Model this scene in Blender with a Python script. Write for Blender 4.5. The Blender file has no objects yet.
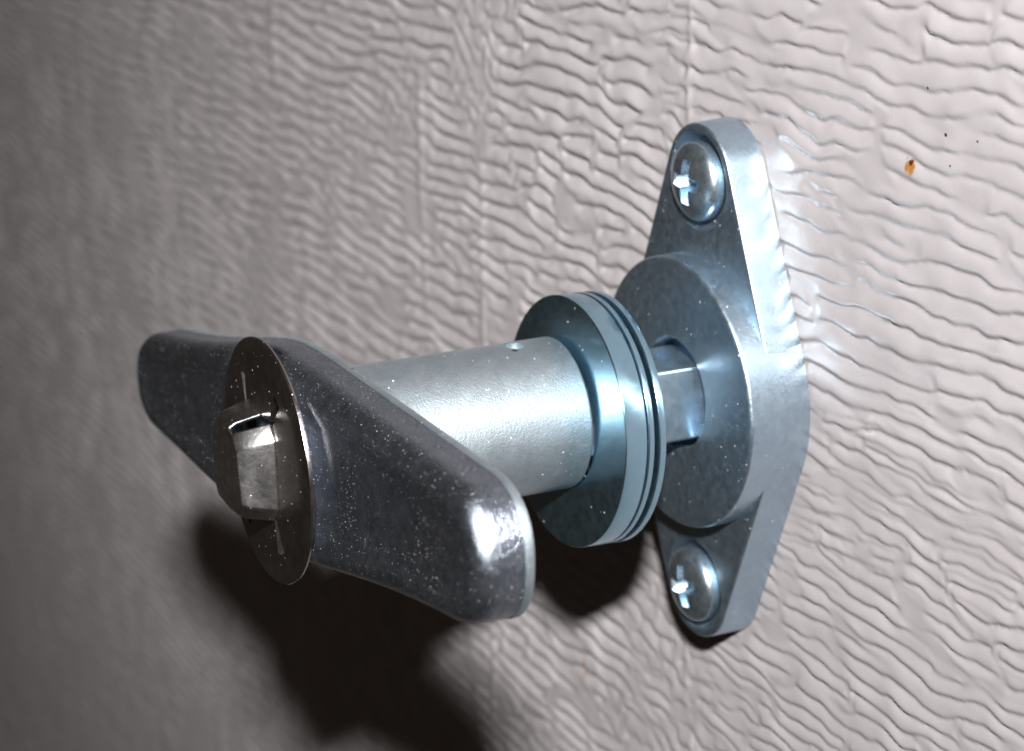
import bpy, bmesh, math
import numpy as np
from mathutils import Vector, Matrix

# ------------------------------------------------------------------ camera, light, exposure
# plate frame, in millimetres: X right along the door, Y up the door, Z straight out of it
MM = 0.001
HEIGHT = 1.0                                   # the plate sits a metre above the ground
def wpt(x, y, z): return Vector((x*MM, -z*MM, y*MM + HEIGHT))
def wdir(v): return Vector((v[0], -v[2], v[1]))

scene = bpy.context.scene
col = scene.collection
CAM = (185.47, 75.17, 124.19)
RIGHT = (0.4722251, -0.0182673, -0.8812887)
DOWN = (0.2706398, -0.9484910, 0.1646785)
FWD = (-0.8389026, -0.3162771, -0.4429574)
F_PX = 2200.0
cd = bpy.data.cameras.new('camera')
cam = bpy.data.objects.new('camera', cd); col.objects.link(cam)
r, u, b = wdir(RIGHT), -wdir(DOWN), -wdir(FWD)
m = Matrix((r, u, b)).transposed().to_4x4(); m.translation = wpt(*CAM)
cam.matrix_world = m
cd.sensor_width = 36.0; cd.lens = F_PX/1024*36.0
cd.clip_start = 0.005; cd.clip_end = 20
cd.dof.use_dof = True; cd.dof.focus_distance = 0.204; cd.dof.aperture_fstop = 38.0
scene.camera = cam

world = bpy.data.worlds.new('World'); scene.world = world; world.use_nodes = True
bg = world.node_tree.nodes['Background']
bg.inputs['Color'].default_value = (1.0, 0.78, 0.60, 1); bg.inputs['Strength'].default_value = 0.021

# the camera's flash: a small rectangle above and behind the lens
fl = bpy.data.lights.new('flash', 'AREA'); fl.shape = 'RECTANGLE'; fl.size = 0.022; fl.size_y = 0.014
fl.spread = math.radians(84); fl.energy = 0.97; fl.color = (1.0, 0.985, 0.97)
flash = bpy.data.objects.new('flash', fl); col.objects.link(flash)
FLASH = (262, 182, 160)
flash.location = wpt(*FLASH)
flash.rotation_euler = (wpt(-285, -130, 0) - flash.location).to_track_quat('-Z', 'Y').to_euler()

scene.view_settings.view_transform = 'Standard'; scene.view_settings.look = 'None'
scene.view_settings.gamma = 1.0; scene.view_settings.exposure = 0.0
scene.view_settings.use_curve_mapping = False
scene.cycles.caustics_reflective = False

# ------------------------------------------------------------------ materials
class NT:
    def __init__(s, name):
        s.m = bpy.data.materials.new(name); s.m.use_nodes = True
        s.t = s.m.node_tree; s.n = s.t.nodes; s.p = s.n['Principled BSDF']; s.out = s.n['Material Output']
        s.tc = s.n.new('ShaderNodeTexCoord').outputs['Object']
    def link(s, a, b): s.t.links.new(a, b)
    def noise(s, scale, detail=3, rough=.55, vec=None, dist=0.0):
        n = s.n.new('ShaderNodeTexNoise'); n.inputs['Scale'].default_value = scale
        n.inputs['Detail'].default_value = detail; n.inputs['Roughness'].default_value = rough
        n.inputs['Distortion'].default_value = dist
        s.link(vec or s.tc, n.inputs['Vector']); return n.outputs['Fac']
    def ramp(s, fac, a, b, ca=(0, 0, 0, 1), cb=(1, 1, 1, 1)):
        n = s.n.new('ShaderNodeValToRGB'); e = n.color_ramp.elements
        e[0].position, e[1].position = a, b; e[0].color, e[1].color = ca, cb
        s.link(fac, n.inputs['Fac']); return n.outputs['Color']
    def math(s, op, a, b=None, clamp=False):
        n = s.n.new('ShaderNodeMath'); n.operation = op; n.use_clamp = clamp
        for i, v in enumerate((a, b)):
            if v is None: continue
            if isinstance(v, (int, float)): n.inputs[i].default_value = v
            else: s.link(v, n.inputs[i])
        return n.outputs[0]
    def mix(s, fac, a, b):
        n = s.n.new('ShaderNodeMix'); n.data_type = 'RGBA'
        for k, v in ((0, fac), (6, a), (7, b)):
            if isinstance(v, (int, float, tuple)): n.inputs[k].default_value = v
            else: s.link(v, n.inputs[k])
        return n.outputs[2]
    def bump(s, h, dist, strength=1.0, prev=None):
        n = s.n.new('ShaderNodeBump'); n.inputs['Distance'].default_value = dist
        n.inputs['Strength'].default_value = strength; s.link(h, n.inputs['Height'])
        if prev: s.link(prev, n.inputs['Normal'])
        return n.outputs['Normal']
    def specks(s, scale, size, keep):
        """scattered dots: 1 inside a dot"""
        v = s.n.new('ShaderNodeTexVoronoi'); v.inputs['Scale'].default_value = scale
        s.link(s.tc, v.inputs['Vector'])
        sep = s.n.new('ShaderNodeSeparateColor'); s.link(v.outputs['Color'], sep.inputs['Color'])
        k = s.math('MULTIPLY', s.math('LESS_THAN', sep.outputs[0], keep), s.math('ADD', s.math('MULTIPLY', sep.outputs[2], .8), .2))
        sz = s.math('MULTIPLY', sep.outputs[1], size)
        return s.math('MULTIPLY', s.math('LESS_THAN', v.outputs['Distance'], sz), k)

def metal(name, c0, c1, r0, r1, mottling=120, dust=0.0, dust_scale=1600, dust_size=.30, grain=.0, grain_scale=2500,
          smear=0.0, pits=0.0, haze=0.0):
    t = NT(name)
    nz = t.noise(mottling, 5, .65)
    base = t.mix(t.ramp(nz, .35, .68), c0, c1)
    rough = t.math('ADD', t.math('MULTIPLY', t.ramp(t.noise(mottling*2.3, 6, .7), .3, .75), r1-r0), r0)
    met = 1.0
    if haze:                                    # thin white oxide bloom, matt
        hz = t.math('MULTIPLY', t.ramp(t.noise(mottling*3.0, 7, .75), .20, .95), haze)
        base = t.mix(hz, base, (.55, .61, .67, 1)); rough = t.math('ADD', rough, t.math('MULTIPLY', hz, .5))
        met = t.math('SUBTRACT', 1.0, hz)
    if smear:
        sm = t.math('MULTIPLY', t.ramp(t.noise(160, 8, .75, dist=1.2), .60, .72), smear)
        base = t.mix(sm, base, (.55, .60, .68, 1)); rough = t.math('ADD', rough, t.math('MULTIPLY', sm, .4))
    if pits:
        pt = t.specks(900, .35, pits); base = t.mix(pt, base, (.12, .11, .10, 1))
    if dust:
        d1 = t.specks(dust_scale, dust_size, dust); d2 = t.specks(dust_scale*.45, dust_size*.5, dust*.25)
        d = t.math('MAXIMUM', d1, d2); base = t.mix(d, base, (.78, .79, .80, 1))
        met = t.math('SUBTRACT', met, d, True); rough = t.math('ADD', rough, t.math('MULTIPLY', d, .5), True)
    t.link(base, t.p.inputs['Base Color']); t.link(rough, t.p.inputs['Roughness'])
    if isinstance(met, float): t.p.inputs['Metallic'].default_value = met
    else: t.link(met, t.p.inputs['Metallic'])
    if grain:
        t.link(t.bump(t.noise(grain_scale, 4, .7), grain*MM), t.p.inputs['Normal'])
    return t.m

M = {}
M['plate'] = metal('plate_zinc', (.40, .52, .63, 1), (.46, .58, .68, 1), .28, .44, 420, dust=.05, dust_scale=2400, dust_size=.24, grain=.03, grain_scale=2600, haze=.09)
M['boss'] = M['plate']
M['screw'] = metal('screw_zinc', (.56, .70, .81, 1), (.66, .78, .87, 1), .22, .32, 300, grain=.01, haze=.10)
M['washer'] = metal('washer_zinc', (.33, .55, .69, 1), (.39, .60, .73, 1), .13, .22, 220, dust=.05, dust_scale=1500, dust_size=.2, grain=.006, haze=.05)
M['shaft'] = metal('shaft_zinc', (.50, .64, .75, 1), (.60, .73, .82, 1), .22, .38, 260, grain=.02, grain_scale=1400, haze=.12)
M['hub'] = metal('hub_cast', (.40, .465, .505, 1), (.46, .525, .565, 1), .43, .51, 300, dust=.12, dust_scale=2600, dust_size=.22, grain=.05, grain_scale=3800, pits=.03, haze=.06)
M['grip'] = metal('grip_chrome', (.30, .34, .41, 1), (.36, .40, .47, 1), .15, .24, 260, dust=.6, dust_scale=4000, dust_size=.20, grain=.12, grain_scale=2600, smear=.60, haze=.085)
M['cap'] = metal('cap_dark_steel', (.29, .26, .25, 1), (.36, .33, .32, 1), .16, .28, 260, dust=.16, dust_scale=2400, dust_size=.18, grain=.012, haze=.03)
M['tab'] = metal('cap_tab_steel', (.50, .49, .49, 1), (.62, .61, .61, 1), .22, .32, 300, dust=.20, dust_scale=2400, dust_size=.18, grain=.03, grain_scale=1200)
M['dark'] = metal('bare_dark_steel', (.10, .095, .09, 1), (.16, .15, .14, 1), .4, .6, 200)

def door_material():
    t = NT('door_paint')
    base = t.mix(t.ramp(t.noise(25, 6, .6), .3, .7), (.366, .340, .350, 1), (.394, .368, .377, 1))
    base = t.mix(t.math('MULTIPLY', t.ramp(t.noise(420, 6, .7), .45, .75), .25), base, (.42, .408, .414, 1))
    sep = t.n.new('ShaderNodeSeparateXYZ'); t.link(t.tc, sep.inputs[0])
    X, Z = sep.outputs[0], sep.outputs[2]
    wob = t.noise(1400, 4, .7)
    def spot(x, y, rx, ry, soft):
        dx = t.math('DIVIDE', t.math('SUBTRACT', X, x*MM), rx*MM)
        dy = t.math('DIVIDE', t.math('SUBTRACT', Z, y*MM), ry*MM)
        q = t.math('SQRT', t.math('ADD', t.math('MULTIPLY', dx, dx), t.math('MULTIPLY', dy, dy)))
        q = t.math('ADD', q, t.math('MULTIPLY', t.math('SUBTRACT', wob, .5), 2.2))
        return t.ramp(q, max(0.0, 1-soft), 1.0, (1, 1, 1, 1), (0, 0, 0, 1))
    for x, y, rx, ry, soft, c, k in (
            (28.9, 29.0, .85, .95, .5, (.30, .13, .03, 1), 1.0), (28.85, 29.4, .40, .30, .4, (.06, .02, .01, 1), 1.0),
            (28.7, 28.2, .35, .75, .8, (.45, .30, .16, 1), .6),
            (33.66, 32.85, .21, .17, .2, (.02, .02, .02, 1), 1.0), (30.9, 36.6, .14, .12, .2, (.03, .03, .03, 1), 1.0),
            (37.9, 33.0, .14, .12, .2, (.05, .05, .05, 1), 1.0), (34.5, 30.2, .12, .12, .2, (.05, .05, .06, 1), 1.0),
            (-32.0, -47.2, .55, 1.9, .9, (.30, .15, .05, 1), .95)):
        base = t.mix(t.math('MULTIPLY', spot(x, y, rx, ry, soft), k), base, c)
    t.link(base, t.p.inputs['Base Color'])
    rough = t.math('ADD', t.math('MULTIPLY', t.noise(180, 5, .6), .16), .20)
    t.link(rough, t.p.inputs['Roughness'])
    t.p.inputs['Specular IOR Level'].default_value = .36
    t.link(t.bump(t.noise(2600, 3, .5), .006*MM), t.p.inputs['Normal'])
    return t.m
M['door'] = door_material()

# ------------------------------------------------------------------ mesh helpers (millimetres in the plate frame)
def mesh_obj(name, verts, faces, mat, parent=None, smooth=True, origin=(0, 0, 0), sharp=35):
    V = np.asarray(verts, float) - np.asarray(origin, float)
    W = np.stack([V[:, 0], -V[:, 2], V[:, 1]], 1)*MM
    me = bpy.data.meshes.new(name); me.from_pydata(W.tolist(), [], [list(f) for f in faces]); me.update()
    bm = bmesh.new(); bm.from_mesh(me); bmesh.ops.remove_doubles(bm, verts=bm.verts, dist=1e-7)
    bmesh.ops.recalc_face_normals(bm, faces=bm.faces)
    bm.to_mesh(me); bm.free()
    me.materials.append(mat)
    o = bpy.data.objects.new(name, me); col.objects.link(o)
    if parent: o.parent = parent
    if smooth:
        me.polygons.foreach_set('use_smooth', [True]*len(me.polygons))
        if sharp: me.set_sharp_from_angle(angle=math.radians(sharp))
    return o

def lathe(profile, n=128, cx=0, cy=0, closed=False):
    """profile: (radius, z) pairs; ends on r=0 close themselves; closed joins last to first"""
    V, F = [], []
    k = len(profile)
    for r_, z in profile:
        for i in range(n):
            a = 2*math.pi*i/n; V.append((cx+r_*math.cos(a), cy+r_*math.sin(a), z))
    for j in range(k if closed else k-1):
        j2 = (j+1) % k
        for i in range(n):
            i2 = (i+1) % n
            F.append((j*n+i, j*n+i2, j2*n+i2, j2*n+i))
    if not closed:
        F.append(tuple(range(n))); F.append(tuple((k-1)*n+i for i in range(n)))
    return V, F

def fillet(r0, z0, rad, a0, a1, n=5):
    return [(r0+rad*math.cos(math.radians(a0+(a1-a0)*i/n)), z0+rad*math.sin(math.radians(a0+(a1-a0)*i/n))) for i in range(n+1)]

def boolean(o, cutter):
    md = o.modifiers.new('cut', 'BOOLEAN'); md.operation = 'DIFFERENCE'; md.object = cutter; md.solver = 'EXACT'
    bpy.context.view_layer.update()
    dg = bpy.context.evaluated_depsgraph_get()
    me = bpy.data.meshes.new_from_object(o.evaluated_get(dg))
    o.modifiers.clear(); old = o.data; me.name = old.name; o.data = me
    me.polygons.foreach_set('use_smooth', [True]*len(me.polygons))
    me.set_sharp_from_angle(angle=math.radians(30))
    bpy.data.objects.remove(cutter, do_unlink=True)

def empty(name, at, label, cat, group=None):
    e = bpy.data.objects.new(name, None); col.objects.link(e); e.empty_display_size = .01
    e.location = wpt(*at); e['label'] = label; e['category'] = cat
    if group: e['group'] = group
    return e

# ------------------------------------------------------------------ the embossed door skin
def graded(lo, a, b, hi, step, grow):
    mid = list(np.arange(a, b+step*.5, step))
    left, s, x = [], step, a
    while x > lo: s = min(s*grow, 1.6); x -= s; left.append(x)
    right, s, x = [], step, mid[-1]
    while x < hi: s = min(s*grow, 1.6); x += s; right.append(x)
    return np.array(left[::-1]+mid+right)

def grain_field(N, cell, wav, bw, spread, seed):
    rs = np.random.RandomState(seed)
    fx = np.fft.fftfreq(N, cell)[None, :]; fy = np.fft.fftfreq(N, cell)[:, None]
    fr = np.hypot(fx, fy)+1e-9; ang = np.arctan2(fx, fy)
    H = np.exp(-.5*(np.log(fr*wav)/bw)**2)*np.exp(-.5*(ang/spread)**2)*(fy > 0)
    z = np.fft.ifft2(np.fft.fft2(rs.randn(N, N))*H)
    return z/np.sqrt((np.abs(z)**2).mean())
def soft_field(N, cell, wav, seed):
    rs = np.random.RandomState(seed)
    fx = np.fft.fftfreq(N, cell)[None, :]; fy = np.fft.fftfreq(N, cell)[:, None]
    z = np.fft.ifft2(np.fft.fft2(rs.randn(N, N))*np.exp(-.5*((fx**2+fy**2)*wav**2))).real
    return z/z.std()

def build_door():
    xs = graded(-520, -55, 62, 120, .21, 1.006)
    ys = graded(-330, -60, 62, 130, .21, 1.010)
    N, cell = 2048, .21
    za = grain_field(N, cell, 2.4, .17, .15, 7)
    zb_ = grain_field(N, cell, 2.25, .19, .13, 21)
    zc_ = grain_field(N, cell, 2.0, .17, .15, 33)
    zd = grain_field(N, cell, 2.7, .25, .75, 44)         # unruly patches
    mk = soft_field(N, cell, 45.0, 5)
    mp = soft_field(N, cell, 30.0, 12)
    def ridge(z, rise, fall):
        s_ = (np.angle(z)+np.pi)/(2*np.pi); am = np.abs(z)
        h = (1-np.exp(-s_/rise))*(1-s_**fall)            # steep under side, plump back
        k = np.clip((am-.18)/.5, 0, 1); k = k*k*(3-2*k)
        return (h-.55)*k
    ha, hb, hc, hd = ridge(za, .15, 1.6), ridge(zb_, .055, 2.4), ridge(zc_, .07, 2.0), ridge(zd, .14, 1.7)
    X, Y = np.meshgrid(xs, ys)
    w1, w2, w3 = soft_field(N, cell, 5.5, 61), soft_field(N, cell, 13.0, 62), soft_field(N, cell, 8.0, 63)
    def samp(f, dx=0.0, dy=0.0):
        gx, gy = ((X+dx)/cell) % N, ((Y+dy)/cell) % N
        i, j = gx.astype(int), gy.astype(int); a, b_ = gx-i, gy-j; i2, j2 = (i+1) % N, (j+1) % N
        i %= N; j %= N
        return (f[j, i]*(1-a)+f[j, i2]*a)*(1-b_)+(f[j2, i]*(1-a)+f[j2, i2]*a)*b_
    m_ = samp(mk)
    # broad smooth grain right of and above the plate, tight grain elsewhere
    sg = lambda q: 1/(1+np.exp(-q))
    wr = sg((X+14)/5+.5*m_)                             # 0 far left, 1 beside the plate
    wu = sg((Y+1+.15*X)/5+.8*m_)                        # 0 below, 1 above
    dy = .13*samp(w1)+.20*samp(w2); dx = .35*samp(w3)
    pt = sg((samp(mp)-1.0)*7)
    pt = pt*(1-sg((X-1)/2))
    h = samp(ha, dx, dy)*(1-wr)*2.5+wr*(samp(hb, dx, dy)*wu+samp(hc, dx, dy)*(1-wu))
    h = .33*(h*(1-pt)+samp(hd, dx, dy)*pt)*(1+.22*samp(w3))+.012*samp(w1)+.02*samp(w3)
    # straight upright breaks in the grain
    for sx, wd, am, sd in ((-224.6, 1.5, .20, 1), (-170.9, 1.3, .18, 2), (-125.5, .9, .22, 3), (-74.8, .8, .20, 4), (-57.4, .7, .20, 5), (-8.4, .6, .15, 6)):
        br = np.clip(np.sin(Y/9.0+sd*1.7)*.8+np.sin(Y/3.7+sd)*.5+.45, 0, 1)
        g = np.exp(-((X-sx-.3*np.sin(Y/6+sd)-.2*np.sin(Y/1.7+2*sd))/wd)**2)*br
        h = h*(1-.6*g)+am*g*.75
    h -= .12                                            # crests just below the plate's back
    # press the sheet flat under the plate
    under = (np.hypot(X, Y) < 13.0) | ((np.abs(X) < 4) & (np.abs(Y) < 26))
    h = np.where(under, np.minimum(h, -.05), h)
    ny, nx = X.shape
    V = np.stack([X.ravel(), -h.ravel(), Y.ravel()], 1)*MM
    # skirt: back edge ring so that the sheet is a solid panel
    ring = np.concatenate([np.arange(nx), np.arange(1, ny)*nx+nx-1, (ny-1)*nx+np.arange(nx-2, -1, -1), np.arange(ny-2, 0, -1)*nx])
    back = V[ring].copy(); back[:, 1] = 25*MM
    base = len(V); V = np.concatenate([V, back])
    idx = np.arange(ny*nx).reshape(ny, nx)
    Q = np.stack([idx[:-1, :-1], idx[:-1, 1:], idx[1:, 1:], idx[1:, :-1]], -1).reshape(-1, 4)
    k = len(ring); i = np.arange(k); i2 = (i+1) % k
    S = np.stack([ring[i2], ring[i], base+i, base+i2], -1)
    Q = np.concatenate([Q, S])
    me = bpy.data.meshes.new('door')
    me.vertices.add(len(V)); me.vertices.foreach_set('co', V.ravel().astype(np.float32))
    nl = len(Q)*4
    me.loops.add(nl+k); me.polygons.add(len(Q)+1)
    li = np.concatenate([Q.ravel(), base+i[::-1]]).astype(np.int32)
    me.loops.foreach_set('vertex_index', li)
    me.polygons.foreach_set('loop_start', np.concatenate([np.arange(len(Q))*4, [nl]]).astype(np.int32))
    me.update(calc_edges=True); me.validate()
    sm = np.ones(len(me.polygons), bool); sm[len(Q)-k:] = False
    me.polygons.foreach_set('use_smooth', sm)
    me.materials.append(M['door'])
    o = bpy.data.objects.new('door_panel', me); col.objects.link(o); o.location = wpt(0, 0, 0)
    o['kind'] = 'structure'
    o['label'] = 'taupe painted steel door skin embossed with wavy wood grain'
    return o
build_door()

# ------------------------------------------------------------------ mounting plate with its two screws
plate = empty('mounting_plate', (0, 0, 0), 'lozenge shaped zinc mounting plate with raised round boss screwed to taupe door', 'plate')
SY, RC, RT, ZP, ZB = 22.46, 14.4, 5.95, 4.3, 7.15
def hull(rc, rt):
    pts = []
    phi = math.asin((rc-rt)/SY)
    def arc(cy, rad, a0, a1, n):
        for i in range(n+1):
            a = a0+(a1-a0)*i/n; pts.append((rad*math.cos(a), cy+rad*math.sin(a)))
    arc(0, rc, -phi, phi, 24); arc(SY, rt, phi, math.pi-phi, 28)
    arc(0, rc, math.pi-phi, math.pi+phi, 24); arc(-SY, rt, math.pi+phi, 2*math.pi-phi, 28)
    return pts
def stack(rings):
    V, F = [], []
    n = len(rings[0][0])
    for pts, z in rings: V += [(x, y, z) for x, y in pts]
    for j in range(len(rings)-1):
        for i in range(n):
            i2 = (i+1) % n; F.append((j*n+i, j*n+i2, (j+1)*n+i2, (j+1)*n+i))
    F.append(tuple(range(n))); F.append(tuple((len(rings)-1)*n+i for i in range(n)))
    return V, F
fr = .35
rings = [(hull(RC+.15, RT+.15), .0), (hull(RC+.08, RT+.08), 1.6)]
for i in range(6):
    a = math.radians(90*i/5); d = fr*(1-math.cos(a))
    rings.append((hull(RC-d, RT-d), ZP-fr+fr*math.sin(a)))
V, F = stack(rings)
base = mesh_obj('base', V, F, M['plate'], plate)
V, F = lathe([(8.5, -2), (8.5, 9)], 96); boolean(base, mesh_obj('cutter', V, F, M['plate']))
base.parent = None
for s in (1, -1):                                   # dished seats for the screw heads
    V, F = lathe([(2.0, ZP-1.6), (4.4, ZP-1.3), (5.15, ZP-.12), (5.5, ZP+.9)], 72, 0, s*SY)
    c = mesh_obj('cutter', V, F, M['plate']); boolean(base, c)
base.parent = plate; base.location = (0, 0, 0)

RB = 14.6
prof = [(RB, .02)]+[(RB-.05, 3.0)]+fillet(RB-.55, ZB-.45, .45, 0, 90, 6)+[(9.5, ZB-.02)]+fillet(6.3, ZB-.42, .4, 90, 180, 4)+[(5.9, .8)]
V, F = lathe(prof, 160)
boss = mesh_obj('boss', V, F, M['boss'], plate)

def screw_mesh():
    R0 = 4.15
    prof = [(0.001, 5.6)]
    for i in range(1, 15):
        a = i/14; prof.append((R0*math.sin(a*math.pi/2)**1.0, 4.0+1.6*math.cos(a*math.pi/2)**.85 if a < 1 else 4.0))
    prof += [(R0-.05, 3.35), (1.9, 3.1)]
    V, F = lathe(prof[::-1], 72)
    return mesh_obj('screw', V, F, M['screw'], None, origin=(0, 0, 0))
scr = screw_mesh()
for k in range(2):                                  # cross recess: tapered arms
    V = []
    for z, hl, hw in ((3.9, 1.5, .50), (6.4, 2.9, .80)):
        for x, y in ((-hl, -hw), (hl, -hw), (hl, hw), (-hl, hw)):
            V.append((x, y, z) if k == 0 else (-y, x, z))
    F = [(0, 3, 2, 1), (4, 5, 6, 7), (0, 1, 5, 4), (1, 2, 6, 5), (2, 3, 7, 6), (3, 0, 4, 7)]
    boolean(scr, mesh_obj('cutter', V, F, M['screw'], smooth=False))
scr.parent = plate; scr.location = (0, -.40*MM, SY*MM); scr.rotation_euler = (0, math.radians(4), 0)
scr2 = scr.copy(); col.objects.link(scr2); scr2.location = (0, -.40*MM, -SY*MM); scr2.rotation_euler = (0, math.radians(-14), 0)

# ------------------------------------------------------------------ the handle turns in the boss, slightly askew
TA, TB = -0.013, -0.037
ang = math.hypot(TA, TB); ax = wdir((TA/ang, TB/ang, 0))
TILT = Matrix.Rotation(ang, 4, ax)
PIV = (0, 0, 6)
handle = empty('handle', PIV, 'T shaped die cast handle with dark tapered wings on a satin hub and square shaft', 'handle')
handle.rotation_euler = TILT.to_euler()
HO = PIV                                            # parts are modelled round the pivot

# square shaft
def squircle(h, c, n=4):
    pts = []
    for q in range(4):
        for i in range(n+1):
            a = math.radians(90*q+90*i/n); cx = (h-c)*(1 if q in (0, 3) else -1); cy = (h-c)*(1 if q in (0, 1) else -1)
            pts.append((cx+c*math.cos(a), cy+c*math.sin(a)))
    return pts
V, F = stack([(squircle(3.97, .35), 1.2), (squircle(3.97, .35), 24.0), (squircle(3.97, .35), 51.9)])
mesh_obj('square_shaft', V, F, M['shaft'], handle, origin=HO)

# hub: satin cast tube with a small set screw hole on top
RH = 7.83
prof = [(RH-.8, 20.75)]+fillet(RH-.35, 21.1, .35, -90, 0, 4)+[(RH, 26), (RH, 36), (RH+.05, 45.0), (RH+.4, 47.4)]
prof2 = [(5.6, 47.4), (5.6, 20.75)]
V, F = lathe(prof+prof2, 128, closed=True)
hub = mesh_obj('hub', V, F, M['hub'], None, origin=HO)
hub.location = wpt(*PIV)
a = math.radians(6)
V, F = lathe([(1.0, -2), (1.0, 3), (1.35, 5)], 40)
Vh = [(x+RH*math.sin(a)*0, z+RH-1.6, y+25.6) for x, y, z in V]
cut = mesh_obj('cutter', Vh, F, M['hub'], origin=HO); cut.location = wpt(*PIV)
boolean(hub, cut)
hub.parent = handle; hub.location = (0, 0, 0)
V, F = lathe([(0.9, 0), (.9, .6), (.45, .75), (.4, .2), (0.01, .2)], 32)
mesh_obj('set_screw', [(x, z+RH-1.5, y+25.6) for x, y, z in V], F, M['screw'], hub, origin=HO)
V, F = lathe([(4.2, 19.6), (5.3, 19.6), (5.5, 19.8), (5.5, 21.3), (4.2, 21.3)], 96, closed=True)
mesh_obj('neck', V, F, M['washer'], handle, origin=HO)

# grip: two tapered wings, each the other turned half round
ZF, ZK, XT = 51.6, 46.6, 47.2
bx = np.array([0, 5.8, 12, 18.9, 24.5, 30.5, 38.8, 45.4, 50]); by = np.array([-10.5, -9.6, -7.8, -6.0, -4.4, -3.0, -1.3, 0.0, 0.9])
def edge_top(x): return 10.5+.010*np.maximum(x, 0)
by_near = np.array([-10.5, -9.7, -8.1, -6.4, -4.9, -3.6, -1.9, -1.0, -.5])    # the wing by the plate is a little deeper
def edge_bot(x, tab=by): return np.where(x < 1.5, -10.5, np.interp(x, bx, tab))
def wing_edges(x):
    x = np.asarray(x, float); ax_ = np.abs(x)
    offs = np.linspace(-6, 6, 13); t = 0; b_ = 0         # ease the corner where the two wings meet
    for o_ in offs:
        q = ax_+o_
        t = t+np.where(q >= 0, edge_top(np.abs(q)), -edge_bot(np.abs(q)))/len(offs)
        lo = np.where(x >= 0, edge_bot(np.abs(q), by_near), edge_bot(np.abs(q)))
        b_ = b_+np.where(q >= 0, lo, -edge_top(np.abs(q)))/len(offs)
    x0 = XT-6.6; q = np.clip((ax_-x0)/6.6, 0, 1)
    cap_ = (1-q**2.4)**(1/2.4)
    mid = (t+b_)/2; hf = (t-b_)/2*cap_
    t, b_ = mid+hf, mid-hf
    return np.where(x >= 0, t, -b_), np.where(x >= 0, b_, -t)
def build_grip():
    nx, nv = 181, 41
    uu = np.linspace(-1, 1, nx); xs = XT*np.sin(uu*math.pi/2)*.55+XT*uu*.45
    xs = np.sign(xs)*np.minimum(np.abs(xs), XT-1e-3); xs[0], xs[-1] = -XT, XT
    vv = np.sin(np.linspace(-1, 1, nv)*math.pi/2)
    t, b_ = wing_edges(xs)
    mid, hf = (t+b_)/2, (t-b_)/2
    X = np.repeat(xs[:, None], nv, 1); Y = mid[:, None]+hf[:, None]*vv[None, :]
    # distance to the outline
    xd = XT*np.sin(np.linspace(-1, 1, 700)*math.pi/2); td, bd = wing_edges(xd)
    P = np.stack([X.ravel(), Y.ravel()], 1); D = np.full(len(P), 1e9)
    for L_ in (np.stack([xd, td], 1), np.stack([xd, bd], 1)):
        A, E_ = L_[:-1], np.diff(L_, axis=0); e2 = (E_**2).sum(1)+1e-12
        for c0 in range(0, len(P), 1500):
            Q = P[c0:c0+1500, None, :]-A[None]
            f_ = np.clip((Q*E_[None]).sum(2)/e2[None], 0, 1)
            D[c0:c0+1500] = np.minimum(D[c0:c0+1500], np.sqrt(((Q-f_[..., None]*E_[None])**2).sum(2)).min(1))
    D = D.reshape(X.shape)
    re = 2.6
    q = np.clip(D/re, 0, 1)
    Zf = ZF-re*(1-np.sqrt(np.clip(1-(1-q)**2, 0, 1)))
    rr = np.hypot(X, Y)
    face_drop = .9*np.clip(D/4.5, 0, 1)**2*(3-2*np.clip(D/4.5, 0, 1))
    dish = .30*np.clip((np.abs(X)-12)/12, 0, 1)*np.clip((XT-4-np.abs(X))/14, 0, 1)*np.clip((D-1.2)/4, 0, 1)   # thumb hollow
    root = 1.25*np.clip((16.0-rr)/4.2, 0, 1)**2.2
    Zf = Zf-dish-face_drop+np.minimum(root, 1.25)*q-2.2*np.clip((10.2-rr)/.8, 0, 1)
    Zs = np.full_like(Zf, ZK)
    V = np.concatenate([np.stack([X, Y, Zf], -1).reshape(-1, 3), np.stack([X, Y, Zs], -1).reshape(-1, 3)])
    idx = np.arange(nx*nv).reshape(nx, nv); off = nx*nv
    F = []
    for i in range(nx-1):
        for j in range(nv-1):
            a_, b2, c, d = idx[i, j], idx[i+1, j], idx[i+1, j+1], idx[i, j+1]
            F.append((a_, b2, c, d)); F.append((a_+off, d+off, c+off, b2+off))
        F.append((idx[i, 0], idx[i, 0]+off, idx[i+1, 0]+off, idx[i+1, 0]))
        F.append((idx[i, -1], idx[i+1, -1], idx[i+1, -1]+off, idx[i, -1]+off))
    F = [tuple(dict.fromkeys(int(k) for k in f)) for f in F]
    return V, F
V, F = build_grip(); V = V+np.array([-1.9, 0, 0])
grip = mesh_obj('grip', V, F, M['grip'], handle, origin=HO, sharp=40)
# a thin pale flash line round the back edge of the casting
xd = XT*np.sin(np.linspace(-1, 1, 160)*math.pi/2); td, bd = wing_edges(xd)
O = np.concatenate([np.stack([xd, td], 1), np.stack([xd, bd], 1)[::-1][1:-1]])+np.array([-1.9, 0])
c = O.mean(0); T = np.roll(O, -1, 0)-np.roll(O, 1, 0); T /= np.linalg.norm(T, axis=1)[:, None]+1e-9
Nn = np.stack([-T[:, 1], T[:, 0]], 1)
rings = [((O-Nn*.3).tolist(), ZK-.55), ((O+Nn*.05).tolist(), ZK-.5), ((O+Nn*.1).tolist(), ZK-.1), ((O+Nn*.05).tolist(), ZK+.25), ((O-Nn*.6).tolist(), ZK+.3)]
V, F = stack(rings)
mesh_obj('rim', V, F, M['hub'], grip, origin=HO)

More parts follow.
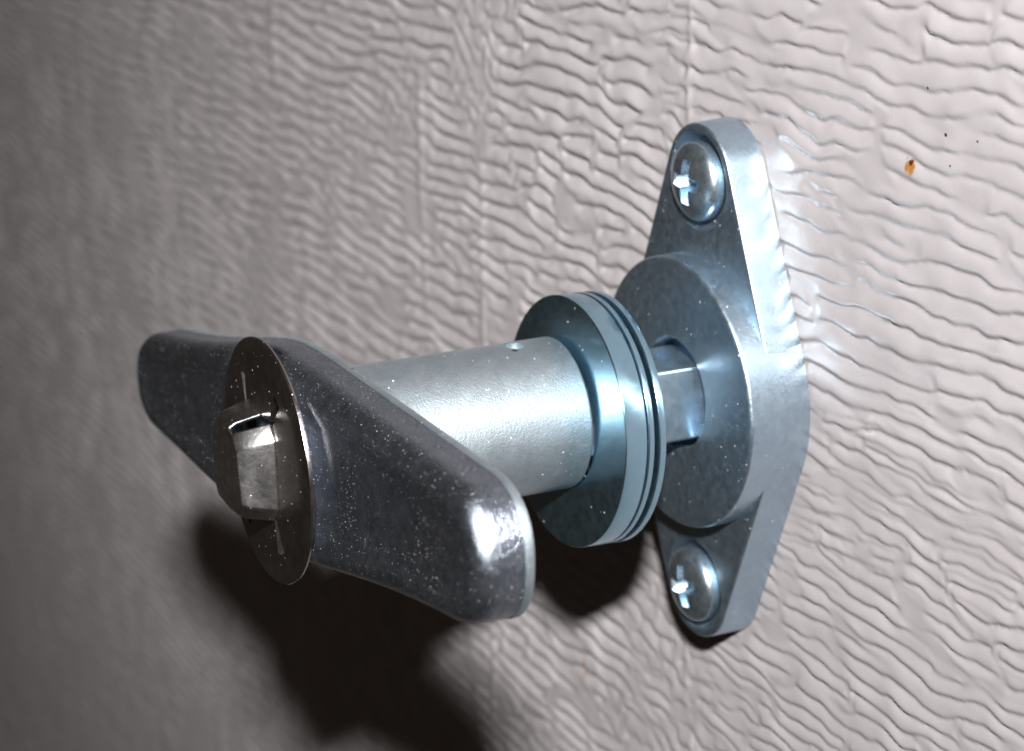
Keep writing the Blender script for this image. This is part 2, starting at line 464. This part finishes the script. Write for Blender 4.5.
# cap: thin dark disc with a lanced bridge over the end of the shaft
ZC, RK = 52.68, 12.13
inner = [(3.9, -3.6), (3.7, 3.2), (2.6, 4.7), (0, 4.7), (-4.6, 4.7), (-5.8, 3.3), (-5.8, -3.3), (-4.6, -4.9), (-.6, -4.9), (2.8, -5.0)]
V = []; F = []
n = 120; angs = [math.atan2(y, x) % (2*math.pi) for x, y in inner]
ipts = []
k = len(inner)
for i in range(n):                                  # inner boundary resampled to n points
    s = i/n*k; j = int(s); f_ = s-j; p, q = inner[j], inner[(j+1) % k]
    ipts.append((p[0]*(1-f_)+q[0]*f_, p[1]*(1-f_)+q[1]*f_))
a0 = angs[0]
opts = []
for x, y in ipts:
    a = math.atan2(y, x); opts.append((math.cos(a), math.sin(a)))
def cap_ring(rad, z): return [(rad*x, rad*y, z) for x, y in opts]
rows = [[(x, y, ZC+.02) for x, y in ipts], [((x+o[0]*RK*.72)/2, (y+o[1]*RK*.72)/2, ZC+.02) for (x, y), o in zip(ipts, opts)],
        cap_ring(RK*.8, ZC), cap_ring(RK-.35, ZC-.12), cap_ring(RK-.06, ZC-.24), cap_ring(RK, ZC-.42), cap_ring(RK-.06, ZC-.62), cap_ring(RK-.5, ZC-.68),
        [(x, y, ZC-.55) for x, y in ipts]]
for row in rows: V += row
R_ = len(rows)
for j in range(R_):
    j2 = (j+1) % R_
    for i in range(n): F.append((j*n+i, j*n+(i+1) % n, j2*n+(i+1) % n, j2*n+i))
cap = mesh_obj('cap', V, F, M['cap'], None, origin=HO); cap.location = wpt(*PIV)
for (x0_, y0_), (x1_, y1_), w_ in (((2.5, 4.2), (4.2, 7.4), 2.0), ((2.6, -4.4), (4.1, -8.0), 2.0), ((-4.2, 4.2), (-4.9, 7.6), 1.0), ((-4.2, -4.4), (-4.9, -7.9), 1.0)):
    dx_, dy_ = x1_-x0_, y1_-y0_; l_ = math.hypot(dx_, dy_); nx_, ny_ = -dy_/l_*w_/2, dx_/l_*w_/2     # star slits round the tab
    P_ = [(x0_-nx_*.25, y0_-ny_*.25), (x1_-nx_, y1_-ny_), (x1_+dx_*.06, y1_+dy_*.06), (x1_+nx_, y1_+ny_), (x0_+nx_*.25, y0_+ny_*.25)]
    V, F = stack([(P_, ZC-2), (P_, ZC+2)])
    c_ = mesh_obj('cutter', V, F, M['cap'], smooth=False, origin=HO); c_.location = wpt(*PIV)
    boolean(cap, c_)
cap.parent = handle; cap.location = (0, 0, 0)
ZT = 56.0
top = [(3.0, -3.0), (2.0, 2.3), (1.1, 3.7), (0, 4.0), (-3.6, 3.9), (-4.9, 2.8), (-4.9, -3.0), (-3.8, -4.2), (-.6, -4.5), (1.9, -4.3)]
V = [(x, y, ZC) for x, y in inner]+[(x*.96+.0, y*.96, ZT-(.25 if x > 3 else 0)) for x, y in top]
mid = [((p[0]*.30+q[0]*.70), (p[1]*.30+q[1]*.70), ZC+(ZT-ZC)*.78) for p, q in zip(inner, top)]
V += mid
F = [tuple(range(k, 2*k))]
OPEN = (2,)                                       # the two lanced slits
for i in range(k):
    i2 = (i+1) % k
    if i in OPEN: continue
    F.append((i, i2, 2*k+i2, 2*k+i)); F.append((2*k+i, 2*k+i2, k+i2, k+i))
tab = mesh_obj('tab', V, F, M['tab'], cap, origin=HO, sharp=20)
sd = tab.modifiers.new('thickness', 'SOLIDIFY'); sd.thickness = .45*MM; sd.offset = 0
bv = tab.modifiers.new('edges', 'BEVEL'); bv.width = .22*MM; bv.segments = 3; bv.limit_method = 'ANGLE'; bv.angle_limit = math.radians(20)

# ------------------------------------------------------------------ loose washers riding on the shaft
WC = (0.27, -0.63); WT = (-0.06, -0.03)
wang = math.hypot(*WT); WROT = Matrix.Rotation(wang, 4, wdir((WT[0]/wang, WT[1]/wang, 0)))
def ring_thing(name, z0, z1, rad, hole, label, dx=0, dy=0, fil=.14, rot=WROT):
    zc = z0
    prof = fillet(rad-fil, z1-fil, fil, 90, 0, 4)+fillet(rad-fil, z0+fil, fil, 0, -90, 4)+[(hole+.2, z0), (hole, z0+.2), (hole, z1-.2), (hole+.2, z1)]
    V, F = lathe(prof, 160, closed=True)
    o = mesh_obj(name, V, F, M['washer'], None, origin=(0, 0, 20.36))
    o.location = wpt(WC[0]+dx, WC[1]+dy, 20.36); o.rotation_euler = rot.to_euler()
    o['label'] = label; o['category'] = 'washer'; o['group'] = 'washers on the shaft'
    return o
ring_thing('washer', 18.10, 20.55, 13.0, 6.6, 'thick zinc washer against the end of the satin hub')
ring_thing('washer', 17.30, 17.98, 13.0, 6.4, 'thin zinc washer between the thick washer and another thin washer', dx=.05, dy=.05, fil=.12)
ring_thing('washer', 15.95, 16.75, 13.02, 6.4, 'thin zinc washer beside the bare square shaft, facing the round boss', dx=.0, dy=.02, fil=.12)
